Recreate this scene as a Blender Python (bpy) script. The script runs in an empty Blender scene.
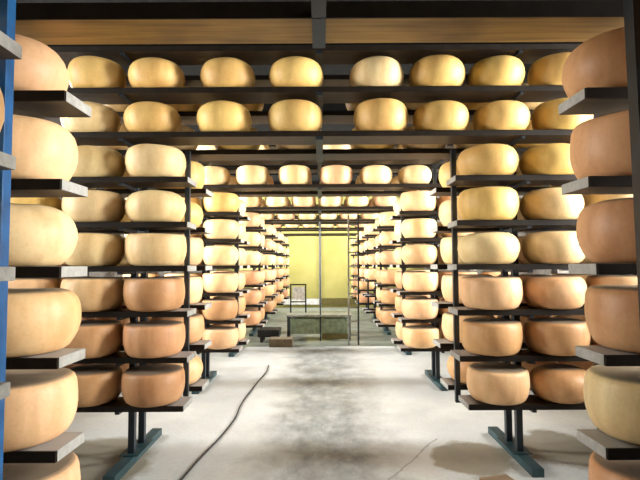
import bpy, bmesh, math, random
from mathutils import Vector, Matrix, noise as mnoise

random.seed(11)
C = bpy.context.scene.collection
PI = math.pi

# ------------------------------------------------------------------ helpers
def add_box(bm, x0, x1, y0, y1, z0, z1, bevel=0.0, mi=0):
    r = bmesh.ops.create_cube(bm, size=1.0)
    vs = r['verts']
    for v in vs:
        v.co.x = x0 + (v.co.x + .5) * (x1 - x0)
        v.co.y = y0 + (v.co.y + .5) * (y1 - y0)
        v.co.z = z0 + (v.co.z + .5) * (z1 - z0)
    fs = set(f for v in vs for f in v.link_faces)
    for f in fs:
        f.material_index = mi
    if bevel > 0:
        es = list(set(e for v in vs for e in v.link_edges))
        bmesh.ops.bevel(bm, geom=es, offset=bevel, segments=2, affect='EDGES', profile=.6)
    return vs

def add_bar(bm, p, q, w, h=None):
    """rectangular bar between two points"""
    p = Vector(p); q = Vector(q); h = h or w
    d = q - p; L = d.length
    r = bmesh.ops.create_cube(bm, size=1.0)
    rot = d.to_track_quat('Z', 'Y').to_matrix().to_4x4()
    M = Matrix.Translation((p + q) / 2) @ rot @ Matrix.Diagonal((w, h, L, 1))
    bmesh.ops.transform(bm, matrix=M, verts=r['verts'])

def add_cyl(bm, p, q, r, seg=14, r2=None):
    p = Vector(p); q = Vector(q)
    d = q - p
    c = bmesh.ops.create_cone(bm, cap_ends=True, segments=seg, radius1=r, radius2=r if r2 is None else r2, depth=d.length)
    M = Matrix.Translation((p + q) / 2) @ d.to_track_quat('Z', 'Y').to_matrix().to_4x4()
    bmesh.ops.transform(bm, matrix=M, verts=c['verts'])

def obj(name, bm, mats, parent=None, smooth=False, loc=None):
    me = bpy.data.meshes.new(name)
    bmesh.ops.recalc_face_normals(bm, faces=bm.faces)
    bm.to_mesh(me); bm.free()
    if not isinstance(mats, (list, tuple)):
        mats = [mats]
    for m in mats:
        me.materials.append(m)
    if smooth:
        for p in me.polygons:
            p.use_smooth = True
    o = bpy.data.objects.new(name, me)
    C.objects.link(o)
    if loc: o.location = loc
    if parent: o.parent = parent
    return o

def tag(o, label=None, cat=None, group=None, kind=None):
    if label: o['label'] = label
    if cat: o['category'] = cat
    if group: o['group'] = group
    if kind: o['kind'] = kind
    return o

def thing(name, label, cat, loc=(0, 0, 0), group=None):
    o = bpy.data.objects.new(name, None)
    C.objects.link(o)
    o.location = loc
    o.empty_display_size = .1
    return tag(o, label, cat, group)

def struct(name, bm, m, parent=None, smooth=False):
    o = obj(name, bm, m, parent, smooth)
    if parent is None:
        o['kind'] = 'structure'
    return o

# ------------------------------------------------------------------ materials
def new_mat(name):
    m = bpy.data.materials.new(name); m.use_nodes = True
    nt = m.node_tree
    b = nt.nodes['Principled BSDF']
    return m, nt, b

def N(nt, typ, **kw):
    n = nt.nodes.new(typ)
    for k, v in kw.items():
        setattr(n, k, v)
    return n

def ramp(nt, src, stops):
    r = N(nt, 'ShaderNodeValToRGB')
    e = r.color_ramp.elements
    e[0].position, e[0].color = stops[0][0], stops[0][1]
    e[1].position, e[1].color = stops[-1][0], stops[-1][1]
    for p, c in stops[1:-1]:
        k = e.new(p); k.color = c
    nt.links.new(src, r.inputs['Fac'])
    return r

def rgba(c): return (c[0], c[1], c[2], 1.0)

def mixc(nt, fac, a, b, mode='MIX'):
    m = N(nt, 'ShaderNodeMix', data_type='RGBA', blend_type=mode)
    for sock, v in ((m.inputs[0], fac), (m.inputs[6], a), (m.inputs[7], b)):
        if hasattr(v, 'is_output'):
            nt.links.new(v, sock)
        elif isinstance(v, (int, float)):
            sock.default_value = v
        else:
            sock.default_value = rgba(v) if len(v) == 3 else v
    return m.outputs[2]

def mth(nt, op, a, b=None, clamp=False):
    m = N(nt, 'ShaderNodeMath', operation=op, use_clamp=clamp)
    for i, v in enumerate((a, b)):
        if v is None: continue
        if hasattr(v, 'is_output'): nt.links.new(v, m.inputs[i])
        else: m.inputs[i].default_value = v
    return m.outputs[0]

def cheese_mat(name, base, patch, top):
    m, nt, b = new_mat(name)
    tc = N(nt, 'ShaderNodeTexCoord')
    info = N(nt, 'ShaderNodeObjectInfo')
    # offset the texture per wheel
    addv = N(nt, 'ShaderNodeVectorMath', operation='ADD')
    comb = N(nt, 'ShaderNodeCombineXYZ')
    off = mth(nt, 'MULTIPLY', info.outputs['Random'], 37.0)
    for i in range(3): nt.links.new(off, comb.inputs[i])
    nt.links.new(tc.outputs['Object'], addv.inputs[0]); nt.links.new(comb.outputs[0], addv.inputs[1])
    n1 = N(nt, 'ShaderNodeTexNoise'); n1.inputs['Scale'].default_value = 4.5; n1.inputs['Detail'].default_value = 4
    nt.links.new(addv.outputs[0], n1.inputs['Vector'])
    mp = N(nt, 'ShaderNodeMapping'); mp.inputs['Scale'].default_value = (9, 9, 1.2)
    nt.links.new(addv.outputs[0], mp.inputs['Vector'])
    n2 = N(nt, 'ShaderNodeTexNoise'); n2.inputs['Scale'].default_value = 1.0; n2.inputs['Detail'].default_value = 5
    nt.links.new(mp.outputs[0], n2.inputs['Vector'])
    n3 = N(nt, 'ShaderNodeTexNoise'); n3.inputs['Scale'].default_value = 70; n3.inputs['Detail'].default_value = 3
    nt.links.new(addv.outputs[0], n3.inputs['Vector'])
    f1 = ramp(nt, n1.outputs['Fac'], [(.40, (0, 0, 0, 1)), (.66, (1, 1, 1, 1))]).outputs[0]
    c = mixc(nt, mth(nt, 'MULTIPLY', f1, .75), base, patch)
    # vertical streaks: rind marks plus shadow bands put into the colour
    f2 = ramp(nt, n2.outputs['Fac'], [(.46, (1, 1, 1, 1)), (.64, (.76, .70, .62, 1))]).outputs[0]
    c = mixc(nt, .75, c, f2, 'MULTIPLY')
    f3 = ramp(nt, n3.outputs['Fac'], [(.36, (.80, .74, .66, 1)), (.5, (1, 1, 1, 1))]).outputs[0]
    c = mixc(nt, .22, c, f3, 'MULTIPLY')
    # per wheel tone
    hsv = N(nt, 'ShaderNodeHueSaturation')
    nt.links.new(c, hsv.inputs['Color'])
    r2 = mth(nt, 'FRACT', mth(nt, 'MULTIPLY', info.outputs['Random'], 7.31))
    nt.links.new(mth(nt, 'ADD', mth(nt, 'MULTIPLY', r2, .22), .88), hsv.inputs['Value'])
    r3 = mth(nt, 'FRACT', mth(nt, 'MULTIPLY', info.outputs['Random'], 13.7))
    nt.links.new(mth(nt, 'ADD', mth(nt, 'MULTIPLY', r3, .014), .493), hsv.inputs['Hue'])
    c = hsv.outputs['Color']
    # darker grey tone on the flat top face
    sep = N(nt, 'ShaderNodeSeparateXYZ'); nt.links.new(tc.outputs['Object'], sep.inputs[0])
    tz = ramp(nt, sep.outputs['Z'], [(.222, (0, 0, 0, 1)), (.2295, (1, 1, 1, 1))]).outputs[0]
    c = mixc(nt, mth(nt, 'MULTIPLY', tz, .85), c, top)
    nt.links.new(c, b.inputs['Base Color'])
    b.inputs['Roughness'].default_value = .48
    b.inputs['Specular IOR Level'].default_value = .35
    bp = N(nt, 'ShaderNodeBump'); bp.inputs['Strength'].default_value = .18; bp.inputs['Distance'].default_value = .004
    nt.links.new(mth(nt, 'ADD', n3.outputs['Fac'], n2.outputs['Fac']), bp.inputs['Height'])
    nt.links.new(bp.outputs[0], b.inputs['Normal'])
    return m

M = {}
TOP = (.14, .13, .105)
M['golden'] = cheese_mat('rind_golden', (.82, .58, .20), (.70, .42, .13), TOP)
M['cream'] = cheese_mat('rind_cream', (.85, .67, .36), (.76, .52, .25), TOP)
M['peach'] = cheese_mat('rind_peach', (.82, .55, .30), (.74, .43, .21), TOP)
M['tan'] = cheese_mat('rind_tan', (.66, .38, .185), (.52, .26, .115), TOP)

def wood_mat(name, dark, light, rough=.45, tip_sheen=False):
    m, nt, b = new_mat(name)
    tc = N(nt, 'ShaderNodeTexCoord')
    mp = N(nt, 'ShaderNodeMapping'); mp.inputs['Scale'].default_value = (1.3, 22, 22)
    nt.links.new(tc.outputs['Object'], mp.inputs['Vector'])
    n = N(nt, 'ShaderNodeTexNoise'); n.inputs['Scale'].default_value = 1.6; n.inputs['Detail'].default_value = 6; n.inputs['Distortion'].default_value = .6
    nt.links.new(mp.outputs[0], n.inputs['Vector'])
    n2 = N(nt, 'ShaderNodeTexNoise'); n2.inputs['Scale'].default_value = 2.2; n2.inputs['Detail'].default_value = 3
    nt.links.new(tc.outputs['Object'], n2.inputs['Vector'])
    r = ramp(nt, n.outputs['Fac'], [(.32, rgba(dark)), (.68, rgba(light))])
    st = ramp(nt, n2.outputs['Fac'], [(.30, (.45, .40, .34, 1)), (.46, (1, 1, 1, 1))])
    c = mixc(nt, .8, r.outputs[0], st.outputs[0], 'MULTIPLY')
    if tip_sheen:        # pale window sheen painted on the top face at the aisle tip
        sep = N(nt, 'ShaderNodeSeparateXYZ'); nt.links.new(tc.outputs['Object'], sep.inputs[0])
        gn = N(nt, 'ShaderNodeSeparateXYZ'); nt.links.new(tc.outputs['Normal'], gn.inputs[0])
        d = mth(nt, 'ADD', mth(nt, 'ABSOLUTE', sep.outputs['X']), mth(nt, 'MULTIPLY', mth(nt, 'SUBTRACT', n2.outputs['Fac'], .5), .10))
        k = mth(nt, 'MULTIPLY', ramp(nt, d, [(.09, (1, 1, 1, 1)), (.15, (0, 0, 0, 1))]).outputs[0], mth(nt, 'GREATER_THAN', gn.outputs['Z'], .5))
        c = mixc(nt, mth(nt, 'MULTIPLY', k, .75), c, (.46, .48, .50))
    nt.links.new(c, b.inputs['Base Color'])
    b.inputs['Roughness'].default_value = rough
    bp = N(nt, 'ShaderNodeBump'); bp.inputs['Strength'].default_value = .2; bp.inputs['Distance'].default_value = .003
    nt.links.new(n.outputs['Fac'], bp.inputs['Height']); nt.links.new(bp.outputs[0], b.inputs['Normal'])
    return m

M['wood'] = wood_mat('oiled_plank', (.018, .0105, .0045), (.050, .028, .0115), .5)
M['ochre'] = wood_mat('ochre_plank', (.20, .105, .018), (.40, .225, .042), .5)  # lighter copy of the plank wood, floor bounce put into its colour
M['wood_tip_sheen'] = wood_mat('oiled_plank_tip_sheen', (.018, .0105, .0045), (.050, .028, .0115), .5, True)
M['wood_end'] = wood_mat('plank_end', (.30, .30, .28), (.40, .40, .37), .6)
M['offcut'] = wood_mat('offcut_wood', (.22, .15, .09), (.36, .26, .16), .7)

def paint_mat(name, col, rough=.4, metal=0.0, wear=.0):
    m, nt, b = new_mat(name)
    tc = N(nt, 'ShaderNodeTexCoord')
    n = N(nt, 'ShaderNodeTexNoise'); n.inputs['Scale'].default_value = 14; n.inputs['Detail'].default_value = 5
    nt.links.new(tc.outputs['Object'], n.inputs['Vector'])
    lo = tuple(c * .75 for c in col); hi = tuple(min(1, c * 1.2 + .002) for c in col)
    r = ramp(nt, n.outputs['Fac'], [(.35, rgba(lo)), (.65, rgba(hi))])
    nt.links.new(r.outputs[0], b.inputs['Base Color'])
    b.inputs['Roughness'].default_value = rough
    b.inputs['Metallic'].default_value = metal
    return m

M['blue'] = paint_mat('blue_paint', (.008, .095, .27), .38)
M['dark'] = paint_mat('dark_steel', (.010, .017, .024), .42)  # on the racks: blue post paint with its shade put into the colour
M['rail'] = paint_mat('edge_rail', (.012, .008, .005), .5)
M['rail'].node_tree.nodes['Principled BSDF'].inputs['Specular IOR Level'].default_value = .25
M['teal'] = paint_mat('teal_steel', (.02, .055, .065), .45)
M['galv'] = paint_mat('galvanised', (.34, .36, .33), .4, .4)
M['green'] = paint_mat('green_panel', (.30, .40, .28), .5)
M['white'] = paint_mat('white_panel', (.80, .82, .80), .4)
M['black'] = paint_mat('black_plastic', (.012, .014, .013), .5)
M['card'] = paint_mat('cardboard', (.20, .16, .10), .8)
M['rubber'] = paint_mat('cable_rubber', (.025, .025, .028), .6)
M['plaster'] = paint_mat('white_plaster', (.16, .155, .145), .8)
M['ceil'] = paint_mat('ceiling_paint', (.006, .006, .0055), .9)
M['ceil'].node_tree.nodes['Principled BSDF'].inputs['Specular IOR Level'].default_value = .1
M['frame'] = paint_mat('window_frame', (.55, .55, .53), .5)

def yellow_wall():
    m, nt, b = new_mat('olive_yellow_wall')
    tc = N(nt, 'ShaderNodeTexCoord')
    n = N(nt, 'ShaderNodeTexNoise'); n.inputs['Scale'].default_value = 1.5; n.inputs['Detail'].default_value = 4
    nt.links.new(tc.outputs['Object'], n.inputs['Vector'])
    r = ramp(nt, n.outputs['Fac'], [(.3, (.36, .34, .10, 1)), (.7, (.46, .43, .15, 1))])
    nt.links.new(r.outputs[0], b.inputs['Base Color'])
    b.inputs['Roughness'].default_value = .42
    return m
M['yellow'] = yellow_wall()
M['olive'] = paint_mat('olive_trim', (.13, .11, .03), .5)

def floor_mat():
    m, nt, b = new_mat('worn_concrete')
    tc = N(nt, 'ShaderNodeTexCoord'); P = tc.outputs['Object']
    sep = N(nt, 'ShaderNodeSeparateXYZ'); nt.links.new(P, sep.inputs[0])
    def noise(scale, detail=5, mapping=None, rough=.6):
        n = N(nt, 'ShaderNodeTexNoise'); n.inputs['Scale'].default_value = scale
        n.inputs['Detail'].default_value = detail; n.inputs['Roughness'].default_value = rough
        if mapping:
            mp = N(nt, 'ShaderNodeMapping'); mp.inputs['Scale'].default_value = mapping
            nt.links.new(P, mp.inputs['Vector']); nt.links.new(mp.outputs[0], n.inputs['Vector'])
        else:
            nt.links.new(P, n.inputs['Vector'])
        return n.outputs['Fac']
    base = ramp(nt, noise(1.4, 6), [(.3, (.54, .575, .57, 1)), (.7, (.74, .775, .765, 1))]).outputs[0]
    fine = ramp(nt, noise(38, 4), [(.3, (.86, .86, .86, 1)), (.6, (1, 1, 1, 1))]).outputs[0]
    c = mixc(nt, .8, base, fine, 'MULTIPLY')
    # worn, damp track down the middle of the aisle
    ax = mth(nt, 'ABSOLUTE', mth(nt, 'SUBTRACT', sep.outputs['X'], .03))
    edge = mth(nt, 'ADD', ax, mth(nt, 'MULTIPLY', mth(nt, 'SUBTRACT', noise(2.6, 5), .5), .9))
    tr = ramp(nt, edge, [(.22, (1, 1, 1, 1)), (.66, (0, 0, 0, 1))]).outputs[0]
    mott = ramp(nt, noise(5.5, 6, (1, .55, 1), .7), [(.34, (.14, .15, .15, 1)), (.52, (.29, .315, .315, 1)), (.7, (.50, .535, .54, 1))]).outputs[0]
    c = mixc(nt, mth(nt, 'MULTIPLY', tr, .85), c, mott)
    # black scuffs
    sc = ramp(nt, noise(3.2, 8, (1.0, 1.6, 1), .75), [(.60, (0, 0, 0, 1)), (.72, (1, 1, 1, 1))]).outputs[0]
    c = mixc(nt, mth(nt, 'MULTIPLY', mth(nt, 'MULTIPLY', sc, tr), .7), c, (.09, .09, .085))
    # pale scrape marks in the track
    sp = ramp(nt, noise(2.3, 6, (5.0, .8, 1), .6), [(.64, (0, 0, 0, 1)), (.70, (1, 1, 1, 1))]).outputs[0]
    c = mixc(nt, mth(nt, 'MULTIPLY', mth(nt, 'MULTIPLY', sp, tr), .6), c, (.66, .67, .66))
    # tan dirt and rack shadow painted into the floor by the feet
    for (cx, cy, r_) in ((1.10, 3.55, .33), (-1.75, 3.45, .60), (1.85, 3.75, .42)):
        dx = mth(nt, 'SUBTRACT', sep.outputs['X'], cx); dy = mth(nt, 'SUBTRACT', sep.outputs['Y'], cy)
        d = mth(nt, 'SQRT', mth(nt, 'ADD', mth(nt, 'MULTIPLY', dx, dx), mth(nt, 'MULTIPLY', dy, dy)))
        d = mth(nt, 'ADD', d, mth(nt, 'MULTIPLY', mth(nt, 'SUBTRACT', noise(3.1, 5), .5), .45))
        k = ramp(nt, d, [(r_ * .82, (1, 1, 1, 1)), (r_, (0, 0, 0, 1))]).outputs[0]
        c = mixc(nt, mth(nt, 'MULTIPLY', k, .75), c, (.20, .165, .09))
    # hairline crack
    x0, y0, x1, y1 = .33, 3.05, .90, 3.90
    L = math.hypot(x1 - x0, y1 - y0); nx, ny = -(y1 - y0) / L, (x1 - x0) / L
    dl = mth(nt, 'ADD', mth(nt, 'ADD', mth(nt, 'MULTIPLY', sep.outputs['X'], nx), mth(nt, 'MULTIPLY', sep.outputs['Y'], ny)), -(x0 * nx + y0 * ny))
    dl = mth(nt, 'ABSOLUTE', mth(nt, 'ADD', dl, mth(nt, 'MULTIPLY', mth(nt, 'SUBTRACT', noise(4, 4), .5), .10)))
    ln = ramp(nt, dl, [(.004, (1, 1, 1, 1)), (.012, (0, 0, 0, 1))]).outputs[0]
    iny = mth(nt, 'MULTIPLY', mth(nt, 'GREATER_THAN', sep.outputs['Y'], 2.6), mth(nt, 'LESS_THAN', sep.outputs['Y'], 3.95))
    c = mixc(nt, mth(nt, 'MULTIPLY', mth(nt, 'MULTIPLY', ln, iny), .6), c, (.16, .16, .15))
    # dimmer far light put into the floor colour: darker grey-green, straight edge
    far = mth(nt, 'GREATER_THAN', sep.outputs['Y'], 8.36)
    fc = ramp(nt, noise(3.0, 5), [(.3, (.15, .17, .145, 1)), (.7, (.26, .285, .24, 1))]).outputs[0]
    c = mixc(nt, far, c, fc)
    nt.links.new(c, b.inputs['Base Color'])
    rg = ramp(nt, noise(2.2, 5), [(.35, (.30, .30, .30, 1)), (.65, (.62, .62, .62, 1))]).outputs[0]
    nt.links.new(rg, b.inputs['Roughness'])
    bp = N(nt, 'ShaderNodeBump'); bp.inputs['Strength'].default_value = .12; bp.inputs['Distance'].default_value = .004
    nt.links.new(noise(30, 5), bp.inputs['Height']); nt.links.new(bp.outputs[0], b.inputs['Normal'])
    return m
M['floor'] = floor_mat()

# ------------------------------------------------------------------ rows of racks
H_CH = .232                                     # wheel height
T = [.468, .787, 1.094, 1.40, 1.70, 2.008, 2.318, 2.627, 2.919]   # shelf heights, floor upwards
ROW_Y = [1.11, 3.25, 5.42, 7.54, 9.67, 11.80, 13.93]              # front edge of each row's front planks
ORD = ['lowest', 'second', 'third', 'fourth', 'fifth', 'sixth', 'seventh', 'eighth', 'ninth']
ROW_NAME = ['foreground', 'second', 'third', 'fourth', 'fifth', 'sixth', 'last']
ROOM_X, ROOM_Y0, ROOM_Y1, ROOM_Z = 3.45, -2.6, 16.0, 3.7
BOARD, BT = .24, .038
REAR = .52

# ------------------------------------------------------------------ room shell
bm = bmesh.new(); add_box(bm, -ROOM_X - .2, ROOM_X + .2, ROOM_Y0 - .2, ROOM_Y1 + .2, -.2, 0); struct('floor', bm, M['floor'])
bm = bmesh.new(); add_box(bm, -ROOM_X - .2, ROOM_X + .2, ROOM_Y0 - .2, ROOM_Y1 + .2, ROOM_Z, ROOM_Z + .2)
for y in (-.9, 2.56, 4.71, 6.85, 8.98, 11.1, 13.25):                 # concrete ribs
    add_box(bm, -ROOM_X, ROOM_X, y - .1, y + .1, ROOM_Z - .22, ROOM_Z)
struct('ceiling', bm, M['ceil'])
AISLES = [(.0, 1.5), (2.50, .70), (4.66, .75), (6.80, .80), (8.92, .80), (11.05, .80), (13.18, .80), (15.25, .9)]
WZ0, WZ1 = 1.25, 3.40
nwin = 0
for s, nm in ((-1, 'left'), (1, 'right')):
    xa, xb = sorted((s * ROOM_X, s * (ROOM_X + .2)))
    bm = bmesh.new()
    add_box(bm, xa, xb, ROOM_Y0 - .2, ROOM_Y1 + .2, 0, WZ0)
    add_box(bm, xa, xb, ROOM_Y0 - .2, ROOM_Y1 + .2, WZ1, ROOM_Z)
    y = ROOM_Y0 - .2
    for (cy, w) in AISLES:
        add_box(bm, xa, xb, y, cy - w / 2, WZ0, WZ1); y = cy + w / 2
    add_box(bm, xa, xb, y, ROOM_Y1 + .2, WZ0, WZ1)
    struct('wall_' + nm, bm, M['plaster'])
    for (cy, w) in AISLES:
        nwin += 1
        bm = bmesh.new()
        xm = s * (ROOM_X + .12); t = .025
        y0, y1 = cy - w / 2, cy + w / 2
        for (a, b_, c_, d_) in ((y0, y0 + .05, WZ0, WZ1), (y1 - .05, y1, WZ0, WZ1), (cy - .02, cy + .02, WZ0 + .05, WZ1 - .05)):
            add_box(bm, xm - t, xm + t, a, b_, c_, d_)
        for (c_, d_) in ((WZ0, WZ0 + .05), (WZ1 - .05, WZ1), (2.30, 2.34)):
            add_box(bm, xm - t, xm + t, y0 + .05, y1 - .05, c_, d_)
        struct('window_%d' % nwin, bm, M['frame'])
bm = bmesh.new(); add_box(bm, -ROOM_X, ROOM_X, ROOM_Y1, ROOM_Y1 + .2, 0, ROOM_Z); struct('wall_back', bm, M['yellow'])
bm = bmesh.new(); add_box(bm, -ROOM_X, ROOM_X, ROOM_Y0 - .2, ROOM_Y0, 0, ROOM_Z); struct('wall_front', bm, M['plaster'])
# sliding doors on the far wall: two flat leaves meeting at a steel upright, with a bottom rail
bm = bmesh.new()
add_box(bm, -1.30, -.02, ROOM_Y1 - .05, ROOM_Y1, .30, 2.55, .004)
add_box(bm, .02, 1.30, ROOM_Y1 - .05, ROOM_Y1, .30, 2.55, .004)
dr = struct('door_1', bm, M['yellow'])
bm = bmesh.new(); add_box(bm, -.035, .035, ROOM_Y1 - .07, ROOM_Y1, 0, 2.65); obj('door_upright', bm, M['galv'], dr)
bm = bmesh.new(); add_box(bm, .04, 1.30, ROOM_Y1 - .06, ROOM_Y1, .10, .29); obj('door_rail', bm, M['olive'], dr)
bm = bmesh.new(); add_box(bm, -1.30, -.04, ROOM_Y1 - .06, ROOM_Y1, .10, .29); obj('door_rail', bm, M['white'], dr)

# ------------------------------------------------------------------ racks
def plank(parent, x0, x1, y0, top, wood='wood', rh=0, depth=BOARD):
    """a wooden plank with its dark front edge rail as a sub-part; ends are bare pale end grain"""
    bm = bmesh.new()
    add_box(bm, x0, x1, y0 + .006, y0 + depth, top - BT, top, .003)
    for f in bm.faces:
        f.normal_update()
        if abs(f.normal.x) > .9: f.material_index = 1
    p = obj('shelf_board', bm, [M[wood], M['wood_end']], parent)
    bm = bmesh.new()
    add_box(bm, x0 + .004, x1 - .004, y0, y0 + .006, top - BT - rh, top - .001)
    obj('edge_rail', bm, M['rail'], p)
    return p

def rack(row, s, xin, xout, post_x, end_x, tiers, mat, n_side, endw=.036, enddepth=.04, lean=0.0):
    Y = ROW_Y[row]
    xins = xin if isinstance(xin, tuple) else (xin,) * n_side
    xin = min(xins)
    side = 'left' if s < 0 else 'right'
    lab = {0: 'steel cheese rack at the %s edge nearest the viewer, %s posts' % (side, 'blue' if s < 0 else 'dark'),
           1: 'second steel cheese rack on the %s, standing on a floor beam' % side}.get(
           row, '%s steel cheese rack back along the %s of the aisle' % (ROW_NAME[row], side))
    t = thing('cheese_rack', lab, 'rack', (s * xin, Y, 0), 'cheese racks lining the aisle')
    g = bpy.data.objects.new('tmp', None)
    base = Vector((s * xin, Y, 0))
    def part(name, bm, m, par=t):
        o = obj(name, bm, m, par)
        bmesh_off(o, base)
        return o
    def bmesh_off(o, b_):
        for v in o.data.vertices: v.co -= b_
    top_z = T[n_side - 1]
    hi = T[6] - BT - .024
    # posts in pairs, standing on floor beams
    for px in post_x:
        for oy in (.2825, .4775):
            bm = bmesh.new(); add_box(bm, s * px - .0225, s * px + .0225, Y + oy - .0225, Y + oy + .0225, .055, hi, .003)
            part('post', bm, mat)
        bm = bmesh.new()
        add_box(bm, s * px - .04, s * px + .04, Y - (.10 if s < 0 else .02), Y + .82, 0, .055, .004)
        add_box(bm, s * px - .07, s * px + .07, Y + .22, Y + .54, .0552, .063, .002)
        part('foot_beam', bm, M['teal'])
        for i in tiers:
            bm = bmesh.new(); add_box(bm, s * px - .014, s * px + .014, Y + .01, Y + .75, T[i] - BT - .020, T[i] - BT - .0005)
            part('arm', bm, mat)
    # flat upright at the aisle end
    bm = bmesh.new()
    vs = add_box(bm, s * end_x - endw / 2, s * end_x + endw / 2, Y + .30, Y + .295 + enddepth, .395 if row else 0, hi, .002)
    if lean:
        for v in bm.verts: v.co.x += lean * (v.co.z - 1.4)
    part('end_post', bm, mat)
    bm = bmesh.new()
    xs = sorted((s * end_x, s * (xout - .02)))
    add_box(bm, xs[0], xs[1], Y + .325, Y + .365, .395, .43 - .001, .002)
    part('bottom_rail', bm, mat)
    for i in range(n_side):
        for oy in (0, REAR):
            a = xins[i] + random.uniform(-.008, .008) - (.052 if row == 0 and s < 0 and oy == 0 else 0)
            x = sorted((s * a, s * xout))
            p = plank(t, x[0], x[1], Y + oy, T[i], 'wood_tip_sheen', depth=.19 if row == 0 else BOARD)
            bmesh_off(p, base)
            for ch in p.children: bmesh_off(ch, base)
    return t

def overhead(row, tiers, x_half, arm_x, post_x):
    Y = ROW_Y[row]
    base = Vector((0, Y, T[tiers[0]]))
    lab = {0: 'long dark planks overhead nearest the viewer, bridging the aisle',
           1: 'long dark planks bridging the aisle at the second rack row, two rows of wheels'}.get(
           row, 'planks bridging the aisle above the %s rack row' % ROW_NAME[row])
    t = thing('overhead_shelf', lab, 'shelf', base, 'plank bridges over the aisle')
    def off(o):
        for v in o.data.vertices: v.co -= base
    for i in tiers:
        for oy in (0, REAR):
            p = plank(t, -x_half, x_half, Y + oy, T[i], 'ochre' if row == 0 else 'wood', .022 if row == 0 else 0)
            off(p)
            for ch in p.children: off(ch)
        for ax in arm_x:
            bm = bmesh.new(); add_box(bm, ax - .025, ax + .025, Y + .006, Y + .755, T[i] - BT - .022, T[i] - BT - .0005)
            off(obj('arm', bm, M['dark'], t))
    for ax in post_x:
        bm = bmesh.new(); add_box(bm, ax - .02, ax + .02, Y + .362, Y + .40, T[tiers[0]] - BT, T[tiers[-1]] + .02, .002)
        off(obj('upright', bm, M['dark'], t))
        for i in tiers:
            bm = bmesh.new(); add_box(bm, ax - .012, ax + .012, Y + .01, Y + .75, T[i] - BT - .020, T[i] - BT - .0005)
            off(obj('arm', bm, M['dark'], t))
    return t

ALL9 = range(9)
# foreground row
rack(0, -1, .878, 2.45, (1.40,), .958, range(6), M['blue'], 6, .042, .045)
rack(0, 1, (.955, .955, .945, .935, .928, .925), 2.45, (1.42,), .985, range(6), M['dark'], 6, .06, .05, lean=-.012)
overhead(0, (6, 7), 2.45, (0.0,), (-1.40, 1.42))
# second row
rack(1, -1, (.92, .90, .895, .895, .90, .90), 2.75, (1.36, 2.26), .985, range(6), M['dark'], 6)
rack(1, 1, (.975, .925, .925, .925, .925, .92), 2.75, (1.425, 2.33), 1.00, range(6), M['dark'], 6)
overhead(1, (6, 7, 8), 2.75, (0.0,), (-2.27, -1.37, 1.40, 2.30))
rack(2, -1, .90, 2.75, (1.37, 2.28), .99, range(6), M['dark'], 6)
rack(2, 1, .90, 2.75, (1.37, 2.28), .99, range(6), M['dark'], 6)
overhead(2, (6, 7, 8), 2.75, (0.0,), (-2.27, -1.37, 1.40, 2.30))
for r in (3, 4, 5, 6):
    rack(r, -1, .90, 1.85, (1.37,), .99, range(6), M['dark'], 6)
    rack(r, 1, .90, 1.85, (1.37,), .99, range(6), M['dark'], 6)
    overhead(r, (6, 7), 1.85, (0.0,), (-1.37, 1.37))

# ------------------------------------------------------------------ cheese wheels
def wheel_mesh(seed, squash):
    prof = [(0, 0), (.09, 0), (.132, .0), (.154, .005), (.173, .019), (.188, .042), (.2005, .070), (.2095, .105),
            (.2095, .138), (.2055, .168), (.197, .195), (.184, .214), (.167, .226), (.146, .2315), (.09, .2325), (0, .232)]
    if squash:      # older wheels: straighter sides, sharper shoulder
        prof = [(0, 0), (.09, 0), (.140, .0), (.163, .005), (.181, .020), (.195, .046), (.205, .080), (.2095, .115),
                (.209, .148), (.2065, .176), (.2035, .200), (.197, .217), (.186, .2275), (.165, .232), (.09, .2315), (0, .2305)]
    if squash == 2:  # plump wheels with round shoulders
        prof = [(0, 0), (.09, 0), (.130, 0), (.153, .006), (.174, .022), (.191, .048), (.203, .080), (.2095, .112), (.206, .143),
                (.196, .172), (.181, .195), (.160, .212), (.133, .2235), (.10, .2295), (.05, .2315), (0, .232)]
    SEG = 56
    bm = bmesh.new()
    rings = []
    for (r, z) in prof:
        if r == 0:
            rings.append([bm.verts.new((0, 0, z))]); continue
        ring = []
        for k in range(SEG):
            a = 2 * PI * k / SEG
            d = mnoise.noise(Vector((math.cos(a) * 1.1, math.sin(a) * 1.1, z * 6 + seed * 9.3)))
            rr = r * (1 + .018 * d)
            zz = z + (.004 * d if z > .12 else 0)
            ring.append(bm.verts.new((rr * math.cos(a), rr * math.sin(a), zz)))
        rings.append(ring)
    for a, b in zip(rings, rings[1:]):
        for k in range(SEG):
            k2 = (k + 1) % SEG
            if len(a) == 1: bm.faces.new((a[0], b[k2], b[k]))
            elif len(b) == 1: bm.faces.new((a[k], a[k2], b[0]))
            else: bm.faces.new((a[k], a[k2], b[k2], b[k]))
    bmesh.ops.recalc_face_normals(bm, faces=bm.faces)
    me = bpy.data.meshes.new('round_cheese')
    bm.to_mesh(me); bm.free()
    for p in me.polygons: p.use_smooth = True
    return me

WHEELS = {}
for ton in ('golden', 'cream', 'peach', 'tan'):
    WHEELS[ton] = []
    for v in range(3):
        me = wheel_mesh(v + len(WHEELS) * 3, v)
        me.materials.append(M[ton])
        WHEELS[ton].append(me)

ADJ = {'golden': 'golden', 'cream': 'cream', 'peach': 'pinkish', 'tan': 'tan'}
COL = ['beside the aisle', 'second from aisle', 'third from aisle']
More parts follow.
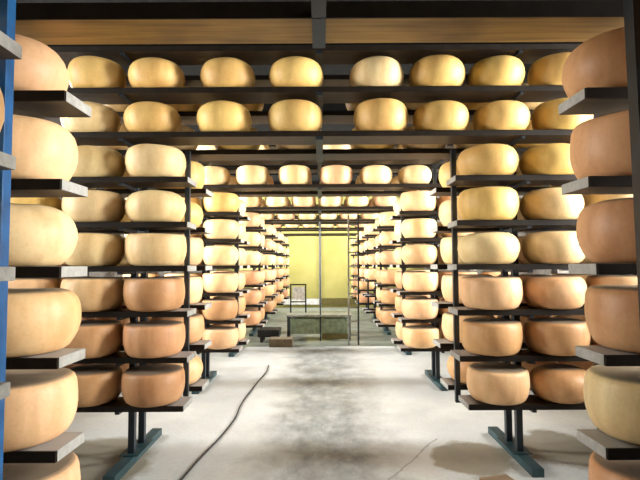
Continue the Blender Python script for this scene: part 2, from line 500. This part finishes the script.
# wheels wholly hidden behind others
SKIP = {'pinkish cheese wheel, lowest shelf of foreground left rack, front plank, beside the aisle',
        'tan cheese wheel, lowest shelf of foreground right rack, front plank, beside the aisle',
        'tan cheese wheel, lowest shelf of second left rack, front plank, third from aisle',
        'tan cheese wheel, lowest shelf of third left rack, front plank, third from aisle',
        'cream cheese wheel, fourth shelf of third left rack, front plank, third from aisle',
        'pinkish cheese wheel, fourth shelf of third right rack, front plank, third from aisle'}
count = {}

def wheel(x, y, z, tone, label, group, sc=None):
    me = random.choice(WHEELS[tone]) if not sc else WHEELS[tone][random.choice((2, 2, 0))]
    if z < 1.2 and random.random() < .75: me = WHEELS[tone][1]      # lower wheels: firmer shoulders
    rz = random.uniform(0, 2 * PI); k = random.uniform(.975, 1.0); kz = random.uniform(.94, .975)
    if sc: k, kz = sc
    key = label
    if key in SKIP: return None
    o = bpy.data.objects.new('round_cheese', me)
    C.objects.link(o)
    o.location = (x, y, z + .0003)
    o.rotation_euler = (0, 0, rz)
    o.scale = (k, k, kz)
    return tag(o, label, 'cheese', group)

def side_tone(tier, row, s):
    r = random.random()
    if row == 0 and s < 0:
        return ['peach', 'peach', 'peach', 'cream', 'peach', 'peach'][tier]
    if row == 0:
        return ['tan', 'cream', 'tan', 'tan', 'tan', 'tan'][tier]  # right foreground wheels: their shade put into the darker tan tone
    if tier <= 1: return 'tan' if r < .65 else 'peach'
    if tier == 2: return 'peach' if r < .7 else 'tan'
    if tier == 3: return 'peach' if r < .45 else 'cream'
    if row > 1: return 'golden' if r < .12 else ('peach' if r < .45 else 'cream')
    return 'golden' if r < .55 else 'cream'

ROW0X = {-1: (1.08, 1.092, 1.09, 1.107, 1.11, 1.155), 1: (1.175, 1.175, 1.185, 1.17, 1.15, 1.125)}
def fill_side(row, s, xs, tiers, oys):
    side = 'left' if s < 0 else 'right'
    for oy in oys:
        for ci, x in enumerate(xs):
            for t in tiers:
                jx = random.uniform(-.007, .007) if ci else s * random.uniform(0, .012)
                jy = random.uniform(-.008, .008)
                tone = side_tone(t, row, s)
                x_ = x
                if row == 0 and oy: x_ = ROW0X[s][t]
                if row == 0 and s < 0 and not oy and t in (1, 4): x_ = 1.035; jx = 0; jy = -.045
                if row == 1 and s > 0 and t == 0: x_ += .04 if ci == 0 else .02
                label = '%s cheese wheel, %s shelf of %s %s rack, %s plank, %s' % (
                    ADJ[tone], ORD[t], ROW_NAME[row], side, 'front' if oy == 0 else 'rear', COL[ci])
                wheel(s * x_ + jx, ROW_Y[row] + oy + .12 + jy, T[t], tone, label,
                      'cheese wheels on the %s %s rack' % (ROW_NAME[row], side))

def fill_over(row, tier, xs, oy, tones):
    which = {6: 'lower', 7: 'upper'}[tier]
    for i, x in enumerate(xs):
        tone = random.choice(tones)
        label = '%s cheese wheel on %s %s plank over the aisle, %s rack row, %s from left' % (
            ADJ[tone], which, 'front' if oy == 0 else 'rear', ROW_NAME[row], ['first', 'second', 'third', 'fourth', 'fifth', 'sixth', 'seventh', 'eighth', 'ninth'][i])
        wheel(x, ROW_Y[row] + oy + .12 + random.uniform(-.01, .01), T[tier], tone, label, 'cheese wheels on the planks over the aisle', (random.uniform(.915, .945), random.uniform(.91, .96)))

R6 = range(6)
fill_side(0, -1, (1.138,), R6, (0, REAR))
fill_side(0, 1, (1.175,), R6, (0, REAR))
fill_side(1, -1, (1.145, 1.585, 2.03), R6, (0, REAR))
fill_side(1, 1, (1.178, 1.635, 2.08), R6, (0, REAR))
X8 = (-1.585, -1.156, -.652, -.163, .411, .837, 1.262, 1.70)
X7 = (-1.62, -1.184, -.674, -.170, .436, .860, 1.290, 1.725)
GO = ('golden', 'golden', 'golden', 'cream')
fill_over(1, 6, X7, 0, GO); fill_over(1, 7, X8, 0, GO)
fill_over(1, 6, X7, REAR, GO); fill_over(1, 7, X8, REAR, GO)
fill_side(2, -1, (1.14, 1.59, 2.05), R6, (0,))
fill_side(2, 1, (1.14, 1.59, 2.05), R6, (0,))
fill_side(2, -1, (1.14, 1.59), R6, (REAR,))
fill_side(2, 1, (1.14, 1.59), R6, (REAR,))
XC = (-1.23, -.78, -.29, .19, .65, 1.10)
CR = ('cream', 'cream', 'peach')
fill_over(2, 6, XC, 0, CR); fill_over(2, 6, XC, REAR, CR); fill_over(2, 7, XC, 0, CR)
for r in (3, 4, 5, 6):
    for s in (-1, 1):
        tiers = R6 if not (r == 4 and s > 0) else (2, 3, 4, 5)
        fill_side(r, s, (1.14, 1.58) if r == 3 else (1.14,), tiers, (0,))
        fill_side(r, s, (1.14,), tiers, (REAR,))
XD = (-1.12, -.69, -.26, .17, .60, 1.03)
for r in (3, 4, 5):
    fill_over(r, 6, XD, 0, CR)
fill_over(3, 6, XD, REAR, CR)

# ------------------------------------------------------------------ things on the floor
pts = [(-1.0, 2.75), (-.925, 3.13), (-.88, 3.53), (-.82, 3.98), (-.785, 4.46), (-.80, 4.85), (-.79, 5.22), (-.745, 5.9), (-.71, 6.4), (-.73, 6.8)]
def tube(bm, pts, r, sub=6, seg=8):
    P = [Vector(p) for p in pts]; path = []
    for i in range(len(P) - 1):
        p0, p1, p2, p3 = P[max(i - 1, 0)], P[i], P[i + 1], P[min(i + 2, len(P) - 1)]
        for k in range(sub):
            t = k / sub
            path.append(.5 * ((2 * p1) + (p2 - p0) * t + (2 * p0 - 5 * p1 + 4 * p2 - p3) * t * t + (3 * p1 - p0 - 3 * p2 + p3) * t ** 3))
    path.append(P[-1]); prev = None
    for i, c in enumerate(path):
        d = (path[min(i + 1, len(path) - 1)] - path[max(i - 1, 0)]).normalized()
        u = d.cross(Vector((0, 0, 1))).normalized(); v = u.cross(d)
        ring = [bm.verts.new(c + r * (math.cos(2 * PI * k / seg) * u + math.sin(2 * PI * k / seg) * v)) for k in range(seg)]
        if prev:
            for k in range(seg): bm.faces.new((prev[k], prev[(k + 1) % seg], ring[(k + 1) % seg], ring[k]))
        else: bm.faces.new(ring)
        prev = ring
    bm.faces.new(prev)
bm = bmesh.new(); tube(bm, [(x, y, .0075) for x, y in pts], .007)
cab = obj('floor_cable', bm, M['rubber'], None, True)
tag(cab, 'thin dark cable lying along the left side of the concrete aisle', 'cable')

bm = bmesh.new(); add_box(bm, -.10, .10, -.045, .045, 0, .022, .004)
o = obj('wood_offcut', bm, M['offcut'], None, loc=(1.13, 3.17, 0)); o.rotation_euler.z = .25
tag(o, 'small grey-brown wood offcut on the floor before the right rack', 'wood piece')

# low steel work table in the far cross-aisle
t = thing('work_table', 'low grey steel work table with thin mast at the far end of aisle', 'table', (-.02, 9.2, 0))
bm = bmesh.new(); add_box(bm, -.62, .60, -.24, .24, .445, .475, .004); obj('table_top', bm, M['galv'], t)
for (x, y) in ((-.58, -.2), (.56, -.2), (-.58, .2), (.56, .2)):
    bm = bmesh.new(); add_box(bm, x - .018, x + .018, y - .018, y + .018, 0, .4445); obj('leg', bm, M['dark'], t)
bm = bmesh.new(); add_box(bm, -.54, .53, -.17, .17, .12, .40, .006); obj('side_panel', bm, M['green'], t)
bm = bmesh.new(); add_box(bm, .04, .56, -.22, -.178, .03, .13, .005); obj('crossbar', bm, M['olive'], t)
bm = bmesh.new(); add_cyl(bm, (.02, -.215, .0), (.02, -.215, 2.2), .013); obj('mast', bm, M['dark'], t)
# tall trolley behind
t = thing('hand_trolley', 'tall dark-framed trolley with white panel left of the far work table', 'trolley', (-.47, 10.3, 0))
bm = bmesh.new()
for x in (-.16, .16): add_bar(bm, (x, 0, .12), (x, 0, .97), .03)
add_bar(bm, (-.175, 0, .985), (.175, 0, .985), .03); add_bar(bm, (-.16, 0, .62), (.16, 0, .62), .024)
obj('handle_frame', bm, M['dark'], t)
bm = bmesh.new(); add_box(bm, -.12, .14, -.008, .008, .66, .94); obj('panel', bm, M['white'], t)
bm = bmesh.new(); add_box(bm, -.17, .17, -.30, -.016, .10, .36, .01); obj('bin', bm, M['black'], t)
for x in (-.13, .13):
    bm = bmesh.new(); add_cyl(bm, (x - .015, -.12, .05), (x + .015, -.12, .05), .05, 18); obj('wheel', bm, M['black'], t)
# ladder leaning on the fourth row's overhead planks
t = thing('ladder', 'tall narrow steel ladder standing at right of the far work table', 'ladder', (.58, 8.52, 0))
ytop = -.19; zt = 2.27
for x in (-.085, .085):
    bm = bmesh.new(); add_bar(bm, (x, 0, .0), (x, ytop, zt), .028, .045); obj('rail', bm, M['galv'] if x < 0 else M['dark'], t)
for k in range(9):
    f = (k + .7) / 9.4
    bm = bmesh.new(); add_cyl(bm, (-.075, ytop * f, zt * f), (.075, ytop * f, zt * f), .013, 10); obj('rung', bm, M['galv'], t)
# low black machine and boxes at the foot of the left racks
t = thing('pallet_truck', 'low black pallet truck beside the fourth left rack', 'pallet truck', (-.80, 8.95, 0))
bm = bmesh.new(); add_box(bm, -.34, .06, -.2, .2, .10, .24, .02); obj('chassis', bm, M['black'], t)
for y in (-.12, .12):
    bm = bmesh.new(); add_box(bm, -.30, -.34 + .1, y - .03, y + .03, 0, .0995, .01); obj('wheel', bm, M['rubber'], t)
    bm = bmesh.new(); add_box(bm, -.02, .04, y - .03, y + .03, 0, .0995, .01); obj('wheel', bm, M['rubber'], t)
bm = bmesh.new(); add_bar(bm, (-.30, 0, .235), (-.42, 0, .62), .025); add_bar(bm, (-.42, -.12, .62), (-.42, .12, .62), .025); obj('tow_handle', bm, M['dark'], t)
t = thing('carton', 'flat brown carton on the floor at the left of the far aisle', 'box', (-.68, 8.45, 0))
bm = bmesh.new(); add_box(bm, -.20, .20, -.15, .15, 0, .13, .006); obj('carton_body', bm, M['card'], t)
bm = bmesh.new(); add_box(bm, -.20, .20, -.15, -.004, .1303, .134); add_box(bm, -.20, .20, .004, .15, .1303, .134); obj('lid', bm, M['card'], t)

# ------------------------------------------------------------------ light: daylight through the side windows
def daylight(x, y, w, power, col=(1.0, .97, .92)):
    l = bpy.data.lights.new('window_daylight', 'AREA'); l.shape = 'RECTANGLE'
    l.size = WZ1 - WZ0; l.size_y = w
    l.energy = power; l.color = col; l.spread = math.radians(105)
    o = bpy.data.objects.new('window_daylight', l); C.objects.link(o)
    o.location = (x, y, (WZ0 + WZ1) / 2)
    o.rotation_euler = (0, PI / 2 if x > 0 else -PI / 2, 0)
    return o
PW = [(1.5, 62), (48, 125), (145, 150), (160, 160), (150, 150), (150, 150), (140, 140), (210, 210)]
for (cy, w), (pl, pr) in zip(AISLES, PW):
    daylight(-(ROOM_X - .02), cy, w - .08, pl)
    daylight(ROOM_X - .02, cy, w - .08, pr)

w = bpy.data.worlds.new('sky'); bpy.context.scene.world = w; w.use_nodes = True
bg = w.node_tree.nodes['Background']; bg.inputs['Color'].default_value = (.80, .90, 1, 1); bg.inputs['Strength'].default_value = .12

# ------------------------------------------------------------------ camera
cam = bpy.data.cameras.new('camera'); co = bpy.data.objects.new('camera', cam); C.objects.link(co)
cam.sensor_width = 36; cam.lens = 36 * 481 / 640
cam.clip_start = .05
co.location = (0, 0, 1.40)
co.rotation_mode = 'QUATERNION'
pitch = math.atan(25 / 481)
q = Matrix.Rotation(PI / 2 + pitch, 3, 'X') @ Matrix.Rotation(math.radians(-.3), 3, 'Z')
co.rotation_quaternion = q.to_quaternion()
sc = bpy.context.scene
sc.camera = co
sc.view_settings.view_transform = 'Standard'
sc.view_settings.look = 'None'
sc.view_settings.gamma = 1.0
sc.view_settings.use_curve_mapping = False
sc.view_settings.exposure = 0.2
sc.cycles.max_bounces = 8
sc.cycles.diffuse_bounces = 5
